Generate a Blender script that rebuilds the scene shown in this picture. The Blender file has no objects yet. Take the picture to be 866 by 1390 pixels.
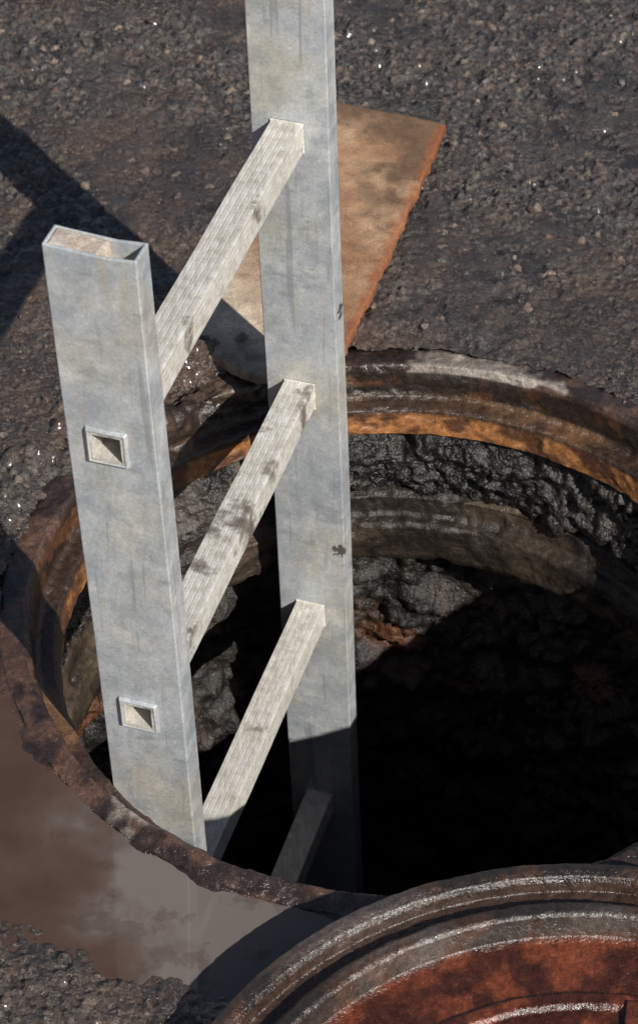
import bpy, math, numpy as np
from mathutils import Vector
rng=np.random.default_rng(7)
scene=bpy.context.scene
col=scene.collection
# ---------------------------------------------------------------- noise
def _h(ix,iy,iz,seed):
    n=(ix.astype(np.int64)*374761393+iy.astype(np.int64)*668265263+iz.astype(np.int64)*2147483647%4294967291+np.int64(seed)*1274126177)&0xffffffff
    n=((n^(n>>13))*1274126177)&0xffffffff
    n=((n^(n>>16))*2246822519)&0xffffffff
    n=n^(n>>15)
    return (n&0xffffff)/float(0xffffff)
def vn(x,y,z,seed=0):
    x=np.asarray(x,float);y=np.asarray(y,float)+0*x;z=np.asarray(z,float)+0*x
    ix=np.floor(x);iy=np.floor(y);iz=np.floor(z)
    fx=x-ix;fy=y-iy;fz=z-iz
    fx=fx*fx*(3-2*fx);fy=fy*fy*(3-2*fy);fz=fz*fz*(3-2*fz)
    r=0
    for a in (0,1):
        for b in (0,1):
            for c in (0,1):
                w=(fx if a else 1-fx)*(fy if b else 1-fy)*(fz if c else 1-fz)
                r=r+w*_h(ix+a,iy+b,iz+c,seed)
    return r*2-1
def fbm(x,y,z,seed=0,oct=4):
    s=0;a=1;t=0
    for o in range(oct):
        s=s+a*vn(x,y,z,seed+o*17);t+=a*.6;a*=.5;x=x*2.03+3.1;y=y*2.03+1.7;z=z*2.03+.3
    return s/t
def worley(x,y,cell,seed,jit=.9):
    X=x/cell;Y=y/cell
    ix=np.floor(X);iy=np.floor(Y)
    best=np.full(x.shape,9.);rid=np.zeros(x.shape);rid2=np.zeros(x.shape)
    z0=np.zeros(x.shape)
    for a in (-1,0,1):
        for b in (-1,0,1):
            cx=ix+a;cy=iy+b
            px=cx+.5+jit*(_h(cx,cy,z0,seed)-.5);py=cy+.5+jit*(_h(cx,cy,z0,seed+1)-.5)
            an=_h(cx,cy,z0,seed+5)*3.14;st=.7+.6*_h(cx,cy,z0,seed+6)
            dx=X-px;dy=Y-py
            u=dx*np.cos(an)+dy*np.sin(an);v=-dx*np.sin(an)+dy*np.cos(an)
            d=np.sqrt((u*st)**2+(v/st)**2)
            m=d<best
            best=np.where(m,d,best);rid=np.where(m,_h(cx,cy,z0,seed+2),rid);rid2=np.where(m,_h(cx,cy,z0,seed+3),rid2)
    return best,rid,rid2
def sst(a,b,x):
    t=np.clip((x-a)/(b-a),0,1);return t*t*(3-2*t)
def mix(a,b,t):
    t=np.asarray(t)[...,None];return np.asarray(a)*(1-t)+np.asarray(b)*t
# ---------------------------------------------------------------- mesh utils
def mesh_np(name,verts,faces,colr=None,mat=None,smooth=True,parent=None):
    me=bpy.data.meshes.new(name)
    verts=np.asarray(verts,np.float32);faces=np.asarray(faces,np.int32)
    k=faces.shape[1]
    me.vertices.add(len(verts));me.vertices.foreach_set('co',verts.ravel())
    me.loops.add(faces.size);me.loops.foreach_set('vertex_index',faces.ravel())
    me.polygons.add(len(faces));me.polygons.foreach_set('loop_start',np.arange(0,faces.size,k,dtype=np.int32))
    me.polygons.foreach_set('use_smooth',np.full(len(faces),smooth))
    me.update(calc_edges=True);me.validate()
    if colr is not None:
        at=me.attributes.new('Col','FLOAT_COLOR','POINT')
        at.data.foreach_set('color',np.asarray(colr,np.float32).ravel())
    ob=bpy.data.objects.new(name,me);col.objects.link(ob)
    if mat: me.materials.append(mat)
    if parent: ob.parent=parent
    return ob
def empty(name):
    e=bpy.data.objects.new(name,None);col.objects.link(e);e.empty_display_size=.1;return e
# ---------------------------------------------------------------- materials
def newmat(name):
    m=bpy.data.materials.new(name);m.use_nodes=True
    nt=m.node_tree;b=nt.nodes['Principled BSDF'];return m,nt,b
def N(nt,t,**k):
    n=nt.nodes.new(t)
    for a,v in k.items():
        if a.startswith('i_'): n.inputs[a[2:].replace('_',' ')].default_value=v
        else: setattr(n,a,v)
    return n
def noise(nt,vec,scale,detail=6,rough=.6):
    n=N(nt,'ShaderNodeTexNoise');n.inputs['Scale'].default_value=scale;n.inputs['Detail'].default_value=detail;n.inputs['Roughness'].default_value=rough
    nt.links.new(vec,n.inputs['Vector']);return n.outputs['Fac']
def ramp(nt,fac,stops):
    r=N(nt,'ShaderNodeValToRGB');e=r.color_ramp.elements
    while len(e)<len(stops): e.new(.5)
    for i,(p,c) in enumerate(stops):
        e[i].position=p;e[i].color=(c if len(c)==4 else (*c,1)) if hasattr(c,'__len__') else (c,c,c,1)
    nt.links.new(fac,r.inputs['Fac']);return r.outputs['Color']
def mixc(nt,fac,a,b,mode='MIX'):
    n=N(nt,'ShaderNodeMix',data_type='RGBA',blend_type=mode)
    for sock,v in ((n.inputs[0],fac),(n.inputs[6],a),(n.inputs[7],b)):
        if isinstance(v,bpy.types.NodeSocket): nt.links.new(v,sock)
        elif hasattr(v,'__len__'): sock.default_value=(*v,1) if len(v)==3 else v
        else: sock.default_value=v
    return n.outputs[2]
def bump(nt,b,layers):
    prev=None
    for h,s,d in layers:
        bn=N(nt,'ShaderNodeBump');bn.inputs['Strength'].default_value=s;bn.inputs['Distance'].default_value=d
        nt.links.new(h,bn.inputs['Height'])
        if prev: nt.links.new(prev,bn.inputs['Normal'])
        prev=bn.outputs['Normal']
    nt.links.new(prev,b.inputs['Normal'])
def vcmat(name,scales=(120,500),bs=(.6,.5),bd=(.003,.001),var=(.6,1.35),spec=.5,coat=0):
    m,nt,b=newmat(name)
    at=N(nt,'ShaderNodeAttribute',attribute_name='Col')
    g=N(nt,'ShaderNodeNewGeometry').outputs['Position']
    n1=noise(nt,g,scales[0],4,.65);n2=noise(nt,g,scales[1],2)
    c=mixc(nt,1,at.outputs['Color'],ramp(nt,n1,[(.3,var[0]),(.7,var[1])]),'MULTIPLY')
    c=mixc(nt,1,c,ramp(nt,n2,[(.3,.7),(.7,1.25)]),'MULTIPLY')
    nt.links.new(c,b.inputs['Base Color'])
    mr=N(nt,'ShaderNodeMath',operation='MULTIPLY_ADD');nt.links.new(n1,mr.inputs[0]);mr.inputs[1].default_value=.6;mr.inputs[2].default_value=-.3
    ad=N(nt,'ShaderNodeMath',operation='ADD',use_clamp=True);nt.links.new(mr.outputs[0],ad.inputs[0]);nt.links.new(at.outputs['Alpha'],ad.inputs[1])
    mx=N(nt,'ShaderNodeMath',operation='MAXIMUM');nt.links.new(ad.outputs[0],mx.inputs[0]);mx.inputs[1].default_value=.10
    nt.links.new(mx.outputs[0],b.inputs['Roughness'])
    b.inputs['Specular IOR Level'].default_value=spec
    b.inputs['Coat Weight'].default_value=coat;b.inputs['Coat Roughness'].default_value=.11
    bump(nt,b,[(n1,bs[0],bd[0]),(n2,bs[1],bd[1])])
    return m
M_asph=vcmat('wet_asphalt',(210,620),(1,1),(.0062,.0028),(.5,1.55),1.0,.55)
M_iron=vcmat('rusty_iron',(150,520),(.6,.7),(.0026,.0011),(.55,1.45),.75)
M_mort=vcmat('wet_mortar',(110,400),(.9,.8),(.006,.0022),(.5,1.5),.8)
M_ring=vcmat('wet_concrete',(95,420),(.7,.7),(.0034,.0012),(.6,1.4),.45)
M_board=vcmat('plywood',(60,500),(.3,.6),(.0018,.0009),(.75,1.18),.35)
M_mudp=vcmat('dried_mud',(90,450),(.4,.4),(.0012,.0006),(.85,1.15),.2)

def alu():
    m,nt,b=newmat('weathered_aluminium')
    g=N(nt,'ShaderNodeNewGeometry').outputs['Position']
    mp=N(nt,'ShaderNodeMapping');nt.links.new(g,mp.inputs['Vector']);mp.inputs['Scale'].default_value=(1,1,.14)
    mp2=N(nt,'ShaderNodeMapping');nt.links.new(g,mp2.inputs['Vector']);mp2.inputs['Scale'].default_value=(.35,.35,1)
    st=noise(nt,mp.outputs['Vector'],85,4,.65)
    sm=noise(nt,mp2.outputs['Vector'],60,4,.7)
    big=noise(nt,g,8,4,.6);mid=noise(nt,g,36,7,.78);fine=noise(nt,g,380,3,.7)
    c=ramp(nt,big,[(.34,(.44,.475,.50)),(.5,(.58,.60,.61)),(.64,(.575,.555,.49))])
    c=mixc(nt,ramp(nt,mid,[(.49,0),(.58,.42)]),c,(.33,.36,.38))
    c=mixc(nt,ramp(nt,mid,[(.37,.65),(.45,0)]),c,(.74,.725,.68))
    c=mixc(nt,ramp(nt,sm,[(.58,0),(.67,.45)]),c,(.27,.28,.28))
    c=mixc(nt,ramp(nt,st,[(.56,0),(.68,.5)]),c,(.56,.50,.39))
    c=mixc(nt,ramp(nt,st,[(.31,.4),(.41,0)]),c,(.30,.31,.31))
    c=mixc(nt,1,c,ramp(nt,fine,[(.3,.82),(.7,1.13)]),'MULTIPLY')
    v=N(nt,'ShaderNodeTexVoronoi');v.inputs['Scale'].default_value=8.5;nt.links.new(g,v.inputs['Vector'])
    n9=noise(nt,g,110,3,.7)
    sp=N(nt,'ShaderNodeMath',operation='MULTIPLY_ADD');nt.links.new(n9,sp.inputs[0]);sp.inputs[1].default_value=.42;nt.links.new(v.outputs['Distance'],sp.inputs[2])
    dk=ramp(nt,sp.outputs[0],[(.262,.9),(.278,0)])
    c=mixc(nt,dk,c,(.07,.055,.045))
    for rot,sc,th_ in (((.3,.9,.5),(3,160,3),.70),((1.1,.2,1.9),(150,4,4),.70)):
        mq=N(nt,'ShaderNodeMapping');nt.links.new(g,mq.inputs['Vector']);mq.inputs['Rotation'].default_value=rot;mq.inputs['Scale'].default_value=sc
        q=noise(nt,mq.outputs['Vector'],1.6,2,.5)
        c=mixc(nt,ramp(nt,q,[(th_-.03,0),(th_+.01,.45)]),c,(.25,.26,.26))
    nt.links.new(c,b.inputs['Base Color'])
    b.inputs['Metallic'].default_value=.3
    nt.links.new(ramp(nt,mid,[(.35,.56),(.65,.30)]),b.inputs['Roughness'])
    bump(nt,b,[(mid,.18,.0016),(fine,.25,.0005)])
    return m
M_alu=alu()
def rungm(nm,s0):
    m,nt,b=newmat(nm)
    g=N(nt,'ShaderNodeNewGeometry').outputs['Position']
    big=noise(nt,g,20,6,.68);mid=noise(nt,g,75,5,.65);fine=noise(nt,g,500,3,.6)
    mp=N(nt,'ShaderNodeMapping');mp.vector_type='POINT';nt.links.new(g,mp.inputs['Vector']);mp.inputs['Rotation'].default_value=(0,0,math.atan2(.297,.955));mp.inputs['Scale'].default_value=(1,.05,1)
    gr=noise(nt,mp.outputs['Vector'],330,3,.6)
    c=ramp(nt,mid,[(.32,(.47,.43,.37)),(.5,(.64,.605,.54)),(.68,(.74,.72,.68))])
    c=mixc(nt,ramp(nt,gr,[(.46,0),(.64,.45)]),c,(.39,.36,.31))
    c=mixc(nt,ramp(nt,big,[(s0,0),(s0+.04,.5),(s0+.11,.92)]),c,(.13,.10,.08))
    c=mixc(nt,1,c,ramp(nt,fine,[(.3,.82),(.7,1.12)]),'MULTIPLY')
    nt.links.new(c,b.inputs['Base Color']);b.inputs['Roughness'].default_value=.55
    b.inputs['Metallic'].default_value=.12
    bump(nt,b,[(mid,.35,.0013),(gr,.4,.0006),(fine,.3,.0005)])
    return m
M_rung=rungm('muddy_rung',.60);M_rung2=rungm('stained_rung',.545)
def water():
    m,nt,b=newmat('muddy_water')
    g=N(nt,'ShaderNodeNewGeometry').outputs['Position']
    n=noise(nt,g,7,6,.58);n2=noise(nt,g,14,2,.5);n3=noise(nt,g,24,6,.66)
    sx=N(nt,'ShaderNodeSeparateXYZ');nt.links.new(g,sx.inputs[0])
    gx_=N(nt,'ShaderNodeMath',operation='MULTIPLY_ADD');nt.links.new(sx.outputs[0],gx_.inputs[0]);gx_.inputs[1].default_value=1.1;gx_.inputs[2].default_value=.15
    ad=N(nt,'ShaderNodeMath',operation='ADD');nt.links.new(gx_.outputs[0],ad.inputs[0]);nt.links.new(n,ad.inputs[1])
    c=ramp(nt,ad.outputs[0],[(.26,(.070,.040,.030)),(.40,(.095,.060,.047)),(.47,(.110,.080,.067)),(.54,(.16,.132,.118))])  # mud brown at left; grey towards +x is sky reflection painted into the colour
    c=mixc(nt,ramp(nt,n3,[(.54,0),(.60,.45)]),c,(.070,.046,.035))
    nt.links.new(c,b.inputs['Base Color'])
    b.inputs['Roughness'].default_value=.03;b.inputs['IOR'].default_value=1.34
    b.inputs['Coat Weight'].default_value=.4;b.inputs['Coat Roughness'].default_value=.02;b.inputs['Coat IOR'].default_value=1.4
    bump(nt,b,[(n2,.05,.003)])
    return m
M_water=water()

# ---------------------------------------------------------------- layout
HC=np.array([.082,-.130])      # manhole centre
def puddle_ang(TH): return sst(0,.35,np.clip(1-np.abs(TH-232)/56,0,1))
# ---------------------------------------------------------------- ground
def axis(lo,hi,step,far):
    a=list(np.arange(lo,hi,step))
    s=step;x=a[-1]
    while x<far: s*=1.09;x+=s;a.append(x)
    s=step;x=a[0];L=[]
    while x>-far: s*=1.09;x-=s;L.append(x)
    return np.array(L[::-1]+a)
gx=axis(-.56,.62,.0020,80);gy=axis(-.74,1.10,.0020,80)
GX,GY=np.meshgrid(gx,gy)
nx,ny=len(gx),len(gy)
x=GX.ravel();y=GY.ravel()
dx=x-HC[0];dy=y-HC[1];R=np.hypot(dx,dy);TH=np.degrees(np.arctan2(dy,dx))%360
near=1-sst(1.6,3.0,R)
big=fbm(x*5,y*5,0,3,4);medn=fbm(x*24,y*24,0,9,4);lum=fbm(x*85,y*85,0,19,3)
z=.0030*big+.0024*medn+near*.0018*lum
am=puddle_ang(TH)
ro=.455+.085*np.cos(np.radians(TH-185))+.03*fbm(x*9,y*9,0,21,3)+.012*fbm(x*40,y*40,0,22,3)
pud=am*(1-sst(ro-.045,ro+.03,R))
z=z+.003-.019*pud
rim=np.exp(-((R-.418)/.024)**2)*(1-am)
z=z+rim*(.004+.010*fbm(x*20,y*20,0,33,5))
heap=np.exp(-((TH-128)/26)**2)*np.exp(-((R-.425)/.045)**2)+.6*np.exp(-((TH-172)/10)**2)*np.exp(-((R-.43)/.03)**2)
hd,hr,_=worley(x+9,y+2,.024,707)
z=z+heap*(.007+.014*fbm(x*22,y*22,0,35,5)+.012*np.clip(1-(hd/.55)**2,0,1)**.5*hr)
d1,r1,q1=worley(x,y,.0105,101);d2,r2,q2=worley(x+3.3,y+1.7,.0058,202)
cap1=np.clip(1-(d1/(.28+.30*r1))**2,0,1)**.5*(r1>.40)
cap2=np.clip(1-(d2/(.34+.22*r2))**2,0,1)**.5*(r2>.3)
exposed=sst(-.5,.35,fbm(x*11,y*11,0,55,4)+.3)
mudn=fbm(x*6+4,y*6,0,66,5)
mud=np.clip(sst(.05,.8,mudn+.65*np.exp(-((R-.42)/.16)**2)+.35*(TH>110)*(TH<260)*np.exp(-((R-.5)/.3)**2)),0,1)
cover=exposed*(1-.45*mud)
pit=sst(.2,.5,fbm(x*60,y*60,0,57,3))
z=z+near*((.35+.65*cover)*(.0038*cap1+.0020*cap2)-.0034*pit*(1-.6*mud))
z=z*np.where(R>3,.5,1)
binder=mix([.042,.033,.028],[.080,.061,.049],sst(-.5,.5,medn))
pal=np.array([[.085,.070,.060],[.056,.048,.043],[.105,.080,.062],[.095,.056,.040],[.13,.105,.080],[.045,.042,.042],[.070,.053,.044],[.098,.090,.084]])*1.22
p1=pal[(q1*7.99).astype(int)]*(.6+.9*r1)[:,None];p2=pal[(q2*7.99).astype(int)]
c=binder
c=mix(c,p2,sst(.05,.6,cap2)*cover*.85)
c=mix(c,p1,sst(.05,.5,cap1)*cover*.9)
c=mix(c,[.016,.013,.011],pit*.7*(1-mud))
br=(q1>.972)&(cap1>.15)
c=np.where(br[:,None],np.array([.30,.22,.165])*(.4+1.*r1)[:,None],c)
mc=mix([.125,.080,.055],[.062,.040,.029],sst(-.4,.4,fbm(x*18,y*18,0,71,4)))
c=mix(c,mc,mud*.75)
c=c*mix(np.ones(3),[.55,.46,.39],pud)
al=.31-.08*mud-.12*sst(-.1,.5,fbm(x*8,y*8,0,88,3))-.10*pud
al=np.clip(al,.13,.6)
idx=np.arange(nx*ny).reshape(ny,nx)
F=np.stack([idx[:-1,:-1],idx[:-1,1:],idx[1:,1:],idx[1:,:-1]],-1).reshape(-1,4)
lim=.388-.012*np.minimum(heap,1)+.007*fbm(x*30,y*30,0,37,3)*(1-am)
F=F[(R-lim)[F].mean(1)>0]
mesh_np('ground',np.stack([x,y,z],-1),F,np.concatenate([c,al[:,None]],1),M_asph)
# ---------------------------------------------------------------- puddle
th=np.radians(np.linspace(165,300,140));rr=np.linspace(.368,.85,40)
T,RR=np.meshgrid(th,rr);ii=np.arange(T.size).reshape(T.shape)
mesh_np('puddle',np.stack([HC[0]+RR*np.cos(T),HC[1]+RR*np.sin(T),np.full(T.shape,-.0045)],-1).reshape(-1,3),
        np.stack([ii[:-1,:-1],ii[:-1,1:],ii[1:,1:],ii[1:,:-1]],-1).reshape(-1,4),None,M_water)
# ---------------------------------------------------------------- lathe
def lathe(name,prof,cen,step,nseg,amp,colf,mat,parent=None,flip=False,z0=0):
    P=np.array(prof,float);seg=np.hypot(*np.diff(P,axis=0).T);S=np.concatenate([[0],np.cumsum(seg)])
    n=max(3,int(S[-1]/step));s=np.unique(np.concatenate([np.linspace(0,S[-1],n),S]))
    pr=np.interp(s,S,P[:,0]);pz=np.interp(s,S,P[:,1])
    tr=np.gradient(pr,s);tz=np.gradient(pz,s);l=np.hypot(tr,tz)+1e-9
    nr,nz=tz/l,-tr/l
    t=np.linspace(0,2*np.pi,nseg,endpoint=False)
    Tt,_=np.meshgrid(t,s);r=pr[:,None]+0*Tt;zz=pz[:,None]+0*Tt
    X=cen[0]+r*np.cos(Tt);Y=cen[1]+r*np.sin(Tt)
    D=amp(X.ravel(),Y.ravel(),zz.ravel(),r.ravel()).reshape(X.shape)
    r2=r+nr[:,None]*D;z2=zz+nz[:,None]*D
    X2=cen[0]+r2*np.cos(Tt);Y2=cen[1]+r2*np.sin(Tt)
    C=colf(X.ravel(),Y.ravel(),zz.ravel(),r.ravel(),D.ravel())
    i=np.arange(X.size).reshape(X.shape);j=np.roll(i,-1,axis=1)
    F=np.stack([i[:-1],j[:-1],j[1:],i[1:]],-1).reshape(-1,4)
    if flip:F=F[:,::-1]
    return mesh_np(name,np.stack([X2,Y2,z2+z0],-1).reshape(-1,3),F,C,mat,True,parent)
A=lambda c,a:np.concatenate([c,np.broadcast_to(np.asarray(a)[...,None],c.shape[:-1]+(1,))],1)
man=empty('open_manhole')
def angd(X,Y): return np.degrees(np.arctan2(Y-HC[1],X-HC[0]))%360
def f_amp(X,Y,Z,r):
    base=.0009*fbm(X*30,Y*30,Z*30,5,4)+.0007*fbm(X*120,Y*120,Z*120,6,3)
    top=sst(-.012,0,Z);ang=angd(X,Y);am=puddle_ang(ang)
    lap=top*sst(.366,.392,r)*am
    bl=np.exp(-((ang-128)/24)**2)*sst(-.036,-.004,Z)
    fl=sst(.15,.4,fbm(X*35,Y*35,Z*70,38,3))*.0012
    return base-fl+top*(.0018*fbm(X*18,Y*18,Z*5,8,5))-lap*(.0035+.0035*fbm(X*16,Y*16,0,18,5))+bl*(.003+.012*fbm(X*28,Y*28,Z*28,28,5))
def f_col(X,Y,Z,r,D):
    n=fbm(X*12,Y*12,Z*30,12,5);n2=fbm(X*40,Y*40,Z*60,14,4);ang=angd(X,Y)
    c=mix([.030,.019,.014],[.060,.036,.025],sst(-.5,.5,n))
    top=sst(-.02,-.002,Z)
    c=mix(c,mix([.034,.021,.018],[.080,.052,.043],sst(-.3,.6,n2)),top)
    orl=top*sst(.1,.6,n2+.3*((ang>140)&(ang<300)));c=mix(c,[.13,.062,.035],orl*.5)
    pt=top*sst(.10,.25,.8*n+1.05*np.exp(-((ang-80)/13)**2)-.45)
    c=mix(c,mix([.22,.18,.15],[.34,.29,.25],sst(-.4,.4,n2)),pt*.92)
    ru=sst(-.040,-.046,Z)
    c=mix(c,mix([.095,.036,.014],[.33,.135,.042],sst(-.25,.4,n2+.4*n)),ru*.95)
    led=((Z<-.031)&(Z>-.0405)).astype(float)
    c=mix(c,mix([.045,.026,.016],[.15,.080,.038],sst(-.2,.5,n)),led*.9)
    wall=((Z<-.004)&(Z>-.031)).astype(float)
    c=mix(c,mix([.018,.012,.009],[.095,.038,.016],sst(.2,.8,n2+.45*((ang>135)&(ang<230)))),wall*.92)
    bl=np.exp(-((ang-128)/24)**2)*sst(-.036,-.004,Z)
    c=mix(c,mix([.035,.024,.018],[.085,.058,.042],sst(-.4,.5,n2)),bl*.9)
    return A(c,.32+.2*pt-.06*top+.16*ru)
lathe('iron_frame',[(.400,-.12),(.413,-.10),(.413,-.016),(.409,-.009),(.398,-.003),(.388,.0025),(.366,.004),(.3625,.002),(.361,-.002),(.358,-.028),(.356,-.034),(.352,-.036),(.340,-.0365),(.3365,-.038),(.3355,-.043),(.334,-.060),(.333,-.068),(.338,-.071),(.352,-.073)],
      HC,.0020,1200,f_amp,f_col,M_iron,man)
C2=np.array([.072,-.134])
def m_amp(X,Y,Z,r):
    a=fbm(X*26,Y*26,Z*26,41,5);b=1-np.abs(fbm(X*55,Y*55,Z*55,43,4))*1.6
    return -.006+.013*a+.007*b
def m_col(X,Y,Z,r,D):
    n=fbm(X*14,Y*14,Z*14,47,5);c=mix([.010,.008,.007],[.030,.024,.020],sst(-.3,.7,n))
    p=sst(.35,.60,fbm(X*9+2,Y*9,Z*12,49,4));c=mix(c,[.10,.083,.07],p*.8)
    return A(c,.29+.2*p)
lathe('mortar_bed',[(.362,-.066),(.352,-.08),(.347,-.10),(.344,-.125),(.343,-.150),(.350,-.172)],C2,.002,1100,m_amp,m_col,M_mort,man)
def r_amp(X,Y,Z,r): return .0030*fbm(X*16,Y*16,Z*16,51,5)+.0018*fbm(X*70,Y*70,Z*70,52,3)-.003*sst(.2,.5,fbm(X*24,Y*24,Z*24,53,4))
def r_col(X,Y,Z,r,D):
    n=fbm(X*10,Y*10,Z*25,54,5);c=mix([.018,.013,.010],[.076,.053,.036],sst(-.4,.6,n))
    return A(c,np.full(len(X),.44))
lathe('concrete_ring',[(.362,-.158),(.350,-.162),(.344,-.166),(.341,-.185),(.338,-.189),(.330,-.192),(.327,-.196),(.3255,-.204),(.325,-.236),(.328,-.243),(.335,-.246),(.37,-.250)],C2,.003,900,r_amp,r_col,M_ring,man)
def s_amp(X,Y,Z,r):
    th=np.arctan2(Y-C2[1],X-C2[0])*.38
    d,q,_=worley(th,Z*1.35,.075,301,.9)
    st=np.clip(1-d*1.25,0,1)**.5
    return -.02+.018*st*(.3+.9*q)+.018*fbm(X*18,Y*18,Z*18,61,6)+.010*fbm(X*60,Y*60,Z*60,62,4)
def s_col(X,Y,Z,r,D):
    th=np.arctan2(Y-C2[1],X-C2[0])*.38
    d,q,q2=worley(th,Z*1.35,.075,301,.9)
    n=fbm(X*15,Y*15,Z*15,67,5)
    pal_=np.array([[.036,.028,.021],[.024,.019,.015],[.060,.034,.020],[.042,.032,.024],[.018,.015,.012],[.15,.055,.022]])
    c=pal_[(q2*5.99).astype(int)]*.8
    c=mix(c,[.009,.007,.006],sst(.4,.65,d))
    c=mix(c,[.011,.009,.007],sst(-.1,.5,n)*.85)
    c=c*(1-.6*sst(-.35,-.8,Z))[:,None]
    return A(c,np.full(len(X),.46))
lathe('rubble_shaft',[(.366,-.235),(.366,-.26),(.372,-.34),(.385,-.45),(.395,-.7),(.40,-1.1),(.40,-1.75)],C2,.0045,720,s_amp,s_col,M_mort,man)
lathe('shaft_floor',[(.45,-1.70),(.2,-1.71),(.004,-1.71)],C2,.02,120,lambda X,Y,Z,r:.02*fbm(X*9,Y*9,Z,71,4),lambda X,Y,Z,r,D:A(np.tile([.015,.012,.01],(len(X),1)),np.full(len(X),.2)),M_mort,man)
# ---------------------------------------------------------------- lifted iron cover
cov=empty('manhole_cover')
CC=np.array([.215,-.851])
def c_amp(X,Y,Z,r): return .0006*fbm(X*25,Y*25,Z*25,81,4)+.0007*fbm(X*120,Y*120,Z*120,82,3)
def c_col(X,Y,Z,r,D):
    n=fbm(X*14,Y*14,Z*20,84,5);n2=fbm(X*45,Y*45,Z*45,85,4)
    c=mix([.028,.020,.016],[.088,.068,.058],sst(-.4,.6,n))
    c=mix(c,[.09,.040,.022],sst(.1,.6,n2)*.5)
    dish=(1-sst(.290,.298,r))
    c=mix(c,mix([.055,.014,.007],[.17,.042,.017],sst(-.4,.5,n2+.3*n)),dish)
    gr=sst(.318,.322,r)*(1-sst(.338,.342,r));c=mix(c,[.050,.026,.017],gr*.8)
    return A(c,.30-.04*dish)
lathe('cast_cover',[(.345,.004),(.356,.008),(.360,.016),(.360,.040),(.357,.0455),(.350,.047),(.343,.0455),(.340,.041),(.338,.032),(.322,.031),(.319,.035),(.317,.043),(.313,.046),(.305,.0465),(.301,.044),(.2985,.034),(.296,.026),(.290,.024),(.240,.0235),(.236,.027),(.226,.027),(.222,.0235),(.12,.0235),(.118,.029),(.104,.029),(.102,.0235),(.001,.0235)],CC,.003,900,c_amp,c_col,M_iron,cov)
def boxmesh(name,verts,mat,parent,bev=.0015):
    f=[(0,1,2,3),(7,6,5,4),(0,4,5,1),(1,5,6,2),(2,6,7,3),(3,7,4,0)]
    me=bpy.data.meshes.new(name);me.from_pydata([tuple(v) for v in verts],[],f);me.update()
    ob=bpy.data.objects.new(name,me);col.objects.link(ob);me.materials.append(mat);ob.parent=parent
    at=me.attributes.new('Col','FLOAT_COLOR','POINT')
    for d in at.data:d.color=(.11,.03,.014,.3)
    bm=ob.modifiers.new('b','BEVEL');bm.width=bev;bm.segments=2
    return ob
for k in range(6):
    a=math.radians(60*k+20);ca,sa=math.cos(a),math.sin(a)
    vs=[]
    for zc in (.0215,.030):
        for (u,v) in ((.115,-.006),(.230,-.006),(.230,.006),(.115,.006)):
            vs.append((CC[0]+u*ca-v*sa,CC[1]+u*sa+v*ca,zc))
    boxmesh('rib_%d'%(k+1),vs,M_iron,cov)
# ---------------------------------------------------------------- ladder
lad=empty('ladder')
O=np.array([-.155,-.3305,0.]);W=np.array([.297,.955,0.]);Pd=np.array([.955,-.297,0.]);Ud=np.array([-.033,0,1.])
def LP(a,b,c): return tuple(O+Pd*a+W*b+Ud*c)
TOP=.560;BOT=-1.15;RZ=[.368,.0545,-.259,-.5725,-.886];HW=.0385;TH_=.027
ro_=-.003;rh=.0160
def rail(name,b0):
    verts=[];faces=[];cache={}
    def V(a,b,c):
        k=(round(a,6),round(b,6),round(c,6))
        if k not in cache:
            cache[k]=len(verts)
            w=.0005*math.sin(c*9+b0*5)
            dent=-.0016*math.sin(a*60+1+b0*9) if c>TOP-.001 else 0
            verts.append(LP(a+(w if abs(a)>.03 else 0),b,c+dent))
        return cache[k]
    base=[BOT]
    for zc in sorted(RZ): base+= [zc-rh,zc+rh]
    base.append(TOP)
    zs=[];hole=[]
    for i in range(len(base)-1):
        h=(i%2==1);n=1 if h else max(1,int((base[i+1]-base[i])/.03))
        for t in range(n): zs.append(base[i]+(base[i+1]-base[i])*t/n);hole.append(h)
    zs.append(TOP)
    xs=[-HW,ro_-rh,ro_+rh,HW]
    for bi,b in enumerate((b0,b0+TH_)):
        for i in range(len(zs)-1):
            for j in range(3):
                if j==1 and hole[i]: continue
                q=[V(xs[j],b,zs[i]),V(xs[j+1],b,zs[i]),V(xs[j+1],b,zs[i+1]),V(xs[j],b,zs[i+1])]
                faces.append(q if bi==0 else q[::-1])
    for a,s in ((-HW,-1),(HW,1)):
        for i in range(len(zs)-1):
            q=[V(a,b0,zs[i]),V(a,b0+TH_,zs[i]),V(a,b0+TH_,zs[i+1]),V(a,b0,zs[i+1])]
            faces.append(q if s>0 else q[::-1])
    me=bpy.data.meshes.new(name);me.from_pydata(verts,[],faces);me.update()
    ob=bpy.data.objects.new(name,me);col.objects.link(ob);me.materials.append(M_alu);ob.parent=lad
    m=ob.modifiers.new('s','SOLIDIFY');m.thickness=.0032;m.offset=-1;m.use_even_offset=True
    m=ob.modifiers.new('b','BEVEL');m.width=.0019;m.segments=3;m.limit_method='ANGLE';m.angle_limit=math.radians(40)
    return ob
L=.4717
rail('side_rail_a',0);rail('side_rail_b',L)
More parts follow.
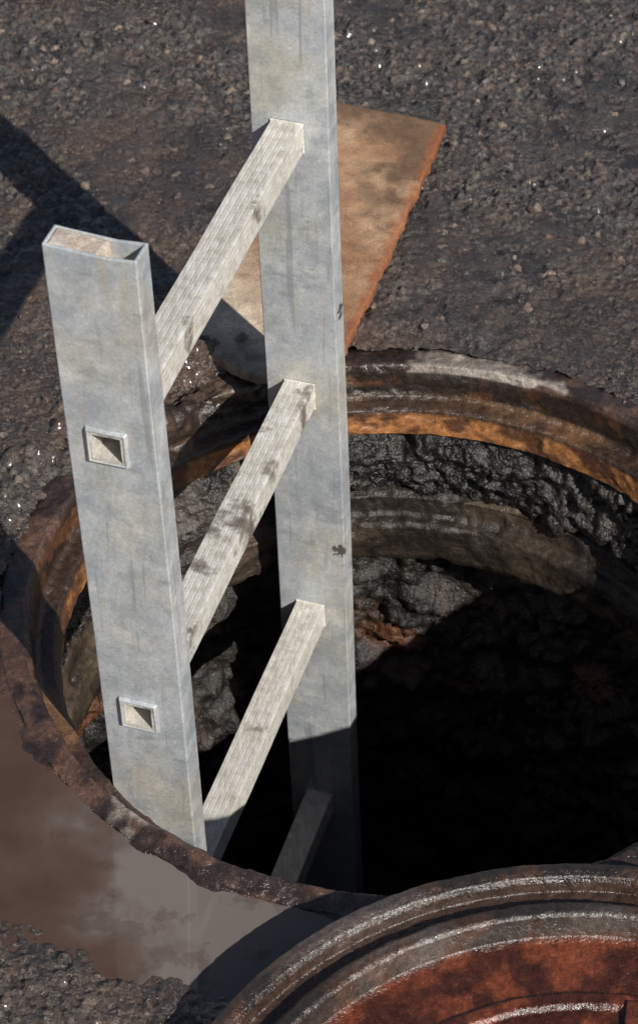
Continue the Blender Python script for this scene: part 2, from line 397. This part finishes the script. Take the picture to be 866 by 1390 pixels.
for nm,b0 in (('mud_plug_a',0),('mud_plug_b',L)):
    na,nb=60,24
    aa,bb=np.meshgrid(np.linspace(-HW+.0034,HW-.0034,na),np.linspace(.0034,TH_-.0034,nb))
    P=O[None,None]+Pd*aa[...,None]+W*(bb+b0)[...,None]
    hh=TOP-.0006-.0016*np.sin(aa*60+1+b0*9)+.0006*fbm(P[...,0]*110,P[...,1]*110,0,7,3)
    dep=sst(.004,.014,aa+.003*fbm(P[...,0]*90,P[...,1]*90,0,8,3))
    hh=hh-.034*dep
    P=P+Ud*hh[...,None]
    i=np.arange(na*nb).reshape(nb,na)
    cc=mix([.46,.38,.31],[.60,.53,.46],sst(-.4,.5,fbm(P[...,0]*60,P[...,1]*60,0,4,3))).reshape(-1,3)
    top=P.reshape(-1,3);Fp=np.stack([i[:-1,:-1],i[:-1,1:],i[1:,1:],i[1:,:-1]],-1).reshape(-1,4)
    loop=np.concatenate([i[0,:-1],i[:-1,-1],i[-1,:0:-1],i[:0:-1,0]]);l2=np.roll(loop,-1)
    low=top-np.array([0,0,.0035]);n0=len(top)
    mesh_np(nm,np.concatenate([top,low]),np.concatenate([Fp,np.stack([loop,loop+n0,l2+n0,l2],-1)]),A(np.concatenate([cc,cc]),np.full(2*n0,.7)),M_mudp,True,lad)
def rung(name,zc,mat):
    out=[];h=.0158
    nr=5
    def side(fn):
        for i in range(nr):
            t0=-1+2*i/nr
            for (t,d) in ((.06,0),(.74,0),(.80,-.00022),(.94,-.00022)):
                out.append(fn((t0+2/nr*t)*h*.96,h+d))
    side(lambda t,e:(t,e));side(lambda t,e:(e,-t));side(lambda t,e:(-t,-e));side(lambda t,e:(-e,t))
    inn=[(max(-h+.0032,min(h-.0032,a)),max(-h+.0032,min(h-.0032,c))) for a,c in out]
    n=len(out);bs=np.concatenate([[-.0035],np.linspace(.0,L+TH_,50),[L+TH_+.0035]])
    V=[];
    for b in bs:
        for k,(a,c) in enumerate(out):
            w=.0005*math.sin(b*31+zc*9)
            V.append(LP(ro_+a,b,zc+c+w))
    for b in bs:
        for a,c in inn: V.append(LP(ro_+a,b,zc+c))
    F=[];m=len(bs)
    for i in range(m-1):
        for k in range(n):
            k2=(k+1)%n
            F.append((i*n+k,i*n+k2,(i+1)*n+k2,(i+1)*n+k))
            o=m*n
            F.append((o+i*n+k2,o+i*n+k,o+(i+1)*n+k,o+(i+1)*n+k2))
    for i in (0,m-1):
        for k in range(n):
            k2=(k+1)%n;o=m*n
            F.append((i*n+k,o+i*n+k,o+i*n+k2,i*n+k2))
    me=bpy.data.meshes.new(name);me.from_pydata(V,[],F);me.update()
    ob=bpy.data.objects.new(name,me);col.objects.link(ob);me.materials.append(mat);ob.parent=lad
    for tag,b0,b1 in (('front',-.0042,-.0002),('back',L+TH_+.0002,L+TH_+.0042),('inner',TH_+.0002,TH_+.0022),('inner2',L-.0022,L-.0002)):
        big=.0184 if tag in('front','back') else .0172;sm=.0148
        v=[];
        for b,ho in ((b0,big-.0016),(b1,big)):
            for hh in (ho,sm):
                for (a,c) in ((-1,-1),(1,-1),(1,1),(-1,1)): v.append(LP(ro_+a*hh,b,zc+c*hh))
        f=[]
        for k in range(4):
            k2=(k+1)%4
            f+=[(k,k2,4+k2,4+k),(8+k2,8+k,12+k,12+k2),(k2,k,8+k,8+k2),(4+k,4+k2,12+k2,12+k)]
        me=bpy.data.meshes.new('collar');me.from_pydata(v,[],f);me.update()
        o2=bpy.data.objects.new(name+'_collar_'+tag,me);col.objects.link(o2);me.materials.append(M_rung if tag!='front' else M_alu);o2.parent=lad
        bm=o2.modifiers.new('b','BEVEL');bm.width=.0014;bm.segments=3
for i,zc in enumerate(RZ): rung('rung_%d'%(i+1),zc,M_rung2 if i==1 else M_rung)
# ---------------------------------------------------------------- plywood board
tl,tr_,br_,bm_,bl=[np.array(v) for v in ((.012,.722),(.152,.668),(.028,.236),(-.063,.186),(-.1445,.240))]
nu,nv=90,240
U,Vv=np.meshgrid(np.linspace(0,1,nu),np.linspace(0,1,nv))
u_=U[...,None]
bot=np.where(u_<.47,bl*(1-u_/.47)+bm_*(u_/.47),bm_*(1-(u_-.47)/.53)+br_*((u_-.47)/.53))
top=tl*(1-u_)+tr_*u_
XY=bot*(1-Vv[...,None])+top*Vv[...,None]
ed=np.minimum(np.minimum(U,1-U)*.16,np.minimum(Vv,1-Vv)*.48)
nn=np.stack([fbm(XY[...,0]*60,XY[...,1]*60,0,91,4),fbm(XY[...,0]*60,XY[...,1]*60,5,92,4)],-1)
XY=XY+nn*.0024*np.exp(-ed/.004)[...,None]
X=XY[...,0];Y=XY[...,1]
zt=.021+.004*(Vv-.5)**2*4+.001*fbm(X*10,Y*10,0,94,3)-.0012*np.exp(-ed/.002)
def bcol(X,Y,U,Vv):
    n=fbm(X*6,Y*6,0,96,5);n2=fbm(X*60,Y*60,0,97,4);n3=fbm(X*13,Y*13,0,98,6)
    c=mix([.32,.165,.088],[.56,.36,.22],sst(-.5,.5,n+.4*n3))
    c=mix(c,[.62,.50,.37],sst(.50,.12,Vv+.35*U+.12*n))
    dk=np.clip(sst(.78,.95,Vv+.16*n3+.07*U)*1.0+sst(.2,.7,n3)*.45+.3*sst(.3,.6,n2)+.5*sst(.12,.02,Vv+.05*n3),0,1)
    c=mix(c,[.12,.072,.045],dk*.85)
    e2=sst(.90,1,U+.04*n2);c=mix(c,[.30,.10,.04],e2*.8)
    return c
cb=bcol(X.ravel(),Y.ravel(),U.ravel(),Vv.ravel());al=np.full((len(cb),1),.55)
vt=np.stack([X,Y,zt],-1).reshape(-1,3);vb=np.stack([X,Y,zt-.011],-1).reshape(-1,3)
i=np.arange(nu*nv).reshape(nv,nu);n0=nu*nv
Ft=np.stack([i[:-1,:-1],i[:-1,1:],i[1:,1:],i[1:,:-1]],-1).reshape(-1,4)
loop=np.concatenate([i[0,:-1],i[:-1,-1],i[-1,:0:-1],i[:0:-1,0]])
l2=np.roll(loop,-1)
Fs=np.stack([loop,loop+n0,l2+n0,l2],-1)
mesh_np('plywood_board',np.concatenate([vt,vb]),np.concatenate([Ft,Ft[:,::-1]+n0,Fs]),np.concatenate([np.concatenate([cb,al],1),np.concatenate([cb*.8,al],1)]),M_board,False)
# ---------------------------------------------------------------- loose stones
import bmesh
def stones(name,pts,mat):
    bm=bmesh.new()
    cols=[]
    for (px,py,pz,s,cc) in pts:
        r=bmesh.ops.create_icosphere(bm,subdivisions=2,radius=s)
        sx,sy,sz=rng.uniform(.7,1.3),rng.uniform(.7,1.2),rng.uniform(.45,.8);a=rng.uniform(0,6.28);o=rng.uniform(0,99)
        for v in r['verts']:
            k=1+.28*math.sin(v.co.x/s*2.1+o)*math.cos(v.co.y/s*2.4+o*2)+.15*math.sin(v.co.z/s*4+o)
            xx,yy,zz=v.co.x*k*sx,v.co.y*k*sy,v.co.z*k*sz
            v.co=(px+xx*math.cos(a)-yy*math.sin(a),py+xx*math.sin(a)+yy*math.cos(a),pz+zz)
            cols.append(cc)
    me=bpy.data.meshes.new(name);bm.to_mesh(me);bm.free()
    at=me.attributes.new('Col','FLOAT_COLOR','POINT');at.data.foreach_set('color',np.array(cols,np.float32).ravel())
    ob=bpy.data.objects.new(name,me);col.objects.link(ob);me.materials.append(mat)
pts=[]
Zg=z.reshape(ny,nx)
def gz(px,py): return Zg[min(ny-1,np.searchsorted(gy,py)),min(nx-1,np.searchsorted(gx,px))]
for k in range(1200):
    px,py=rng.uniform(-.56,.62),rng.uniform(-.74,1.1)
    rr_=math.hypot(px-HC[0],py-HC[1])
    if rr_<.405: continue
    if math.hypot(px-CC[0],py-CC[1])<.37: continue
    g_=gz(px,py)
    if g_<-.004: continue
    s=.0014+.0034*rng.random()**3
    b=pal[rng.integers(0,8)]*rng.uniform(.8,2.2)
    pts.append((px,py,g_+s*.15,s,(*b,.3)))
stones('gravel',pts,M_asph)
# ---------------------------------------------------------------- light
to_sun=Vector((.447,-.663,.602)).normalized()
sl=bpy.data.lights.new('sun','SUN');sl.energy=5.0;sl.angle=math.radians(.5);sl.color=(1,.965,.91)
so=bpy.data.objects.new('sun',sl);col.objects.link(so);so.rotation_euler=(-to_sun).to_track_quat('-Z','Y').to_euler();so.location=(2,-3,3)
w=bpy.data.worlds.new('World');scene.world=w;w.use_nodes=True
bg=w.node_tree.nodes['Background'];sk=w.node_tree.nodes.new('ShaderNodeTexSky');sk.sky_type='NISHITA';sk.sun_disc=False
sk.sun_elevation=math.asin(to_sun.z);sk.sun_rotation=math.atan2(to_sun.x,to_sun.y)
w.node_tree.links.new(sk.outputs[0],bg.inputs[0]);bg.inputs[1].default_value=.055
# ---------------------------------------------------------------- camera
cd=bpy.data.cameras.new('camera');cam=bpy.data.objects.new('camera',cd);col.objects.link(cam)
cam.location=(0,-1.858,1.673);cam.rotation_euler=(math.radians(48),0,0)
cd.sensor_fit='VERTICAL';cd.sensor_height=36;cd.sensor_width=36;cd.lens=87.5;cd.clip_end=500;cd.clip_start=.05
cd.dof.use_dof=True;cd.dof.focus_distance=2.3;cd.dof.aperture_fstop=16
scene.camera=cam
scene.view_settings.view_transform='Standard';scene.view_settings.look='None';scene.view_settings.exposure=0
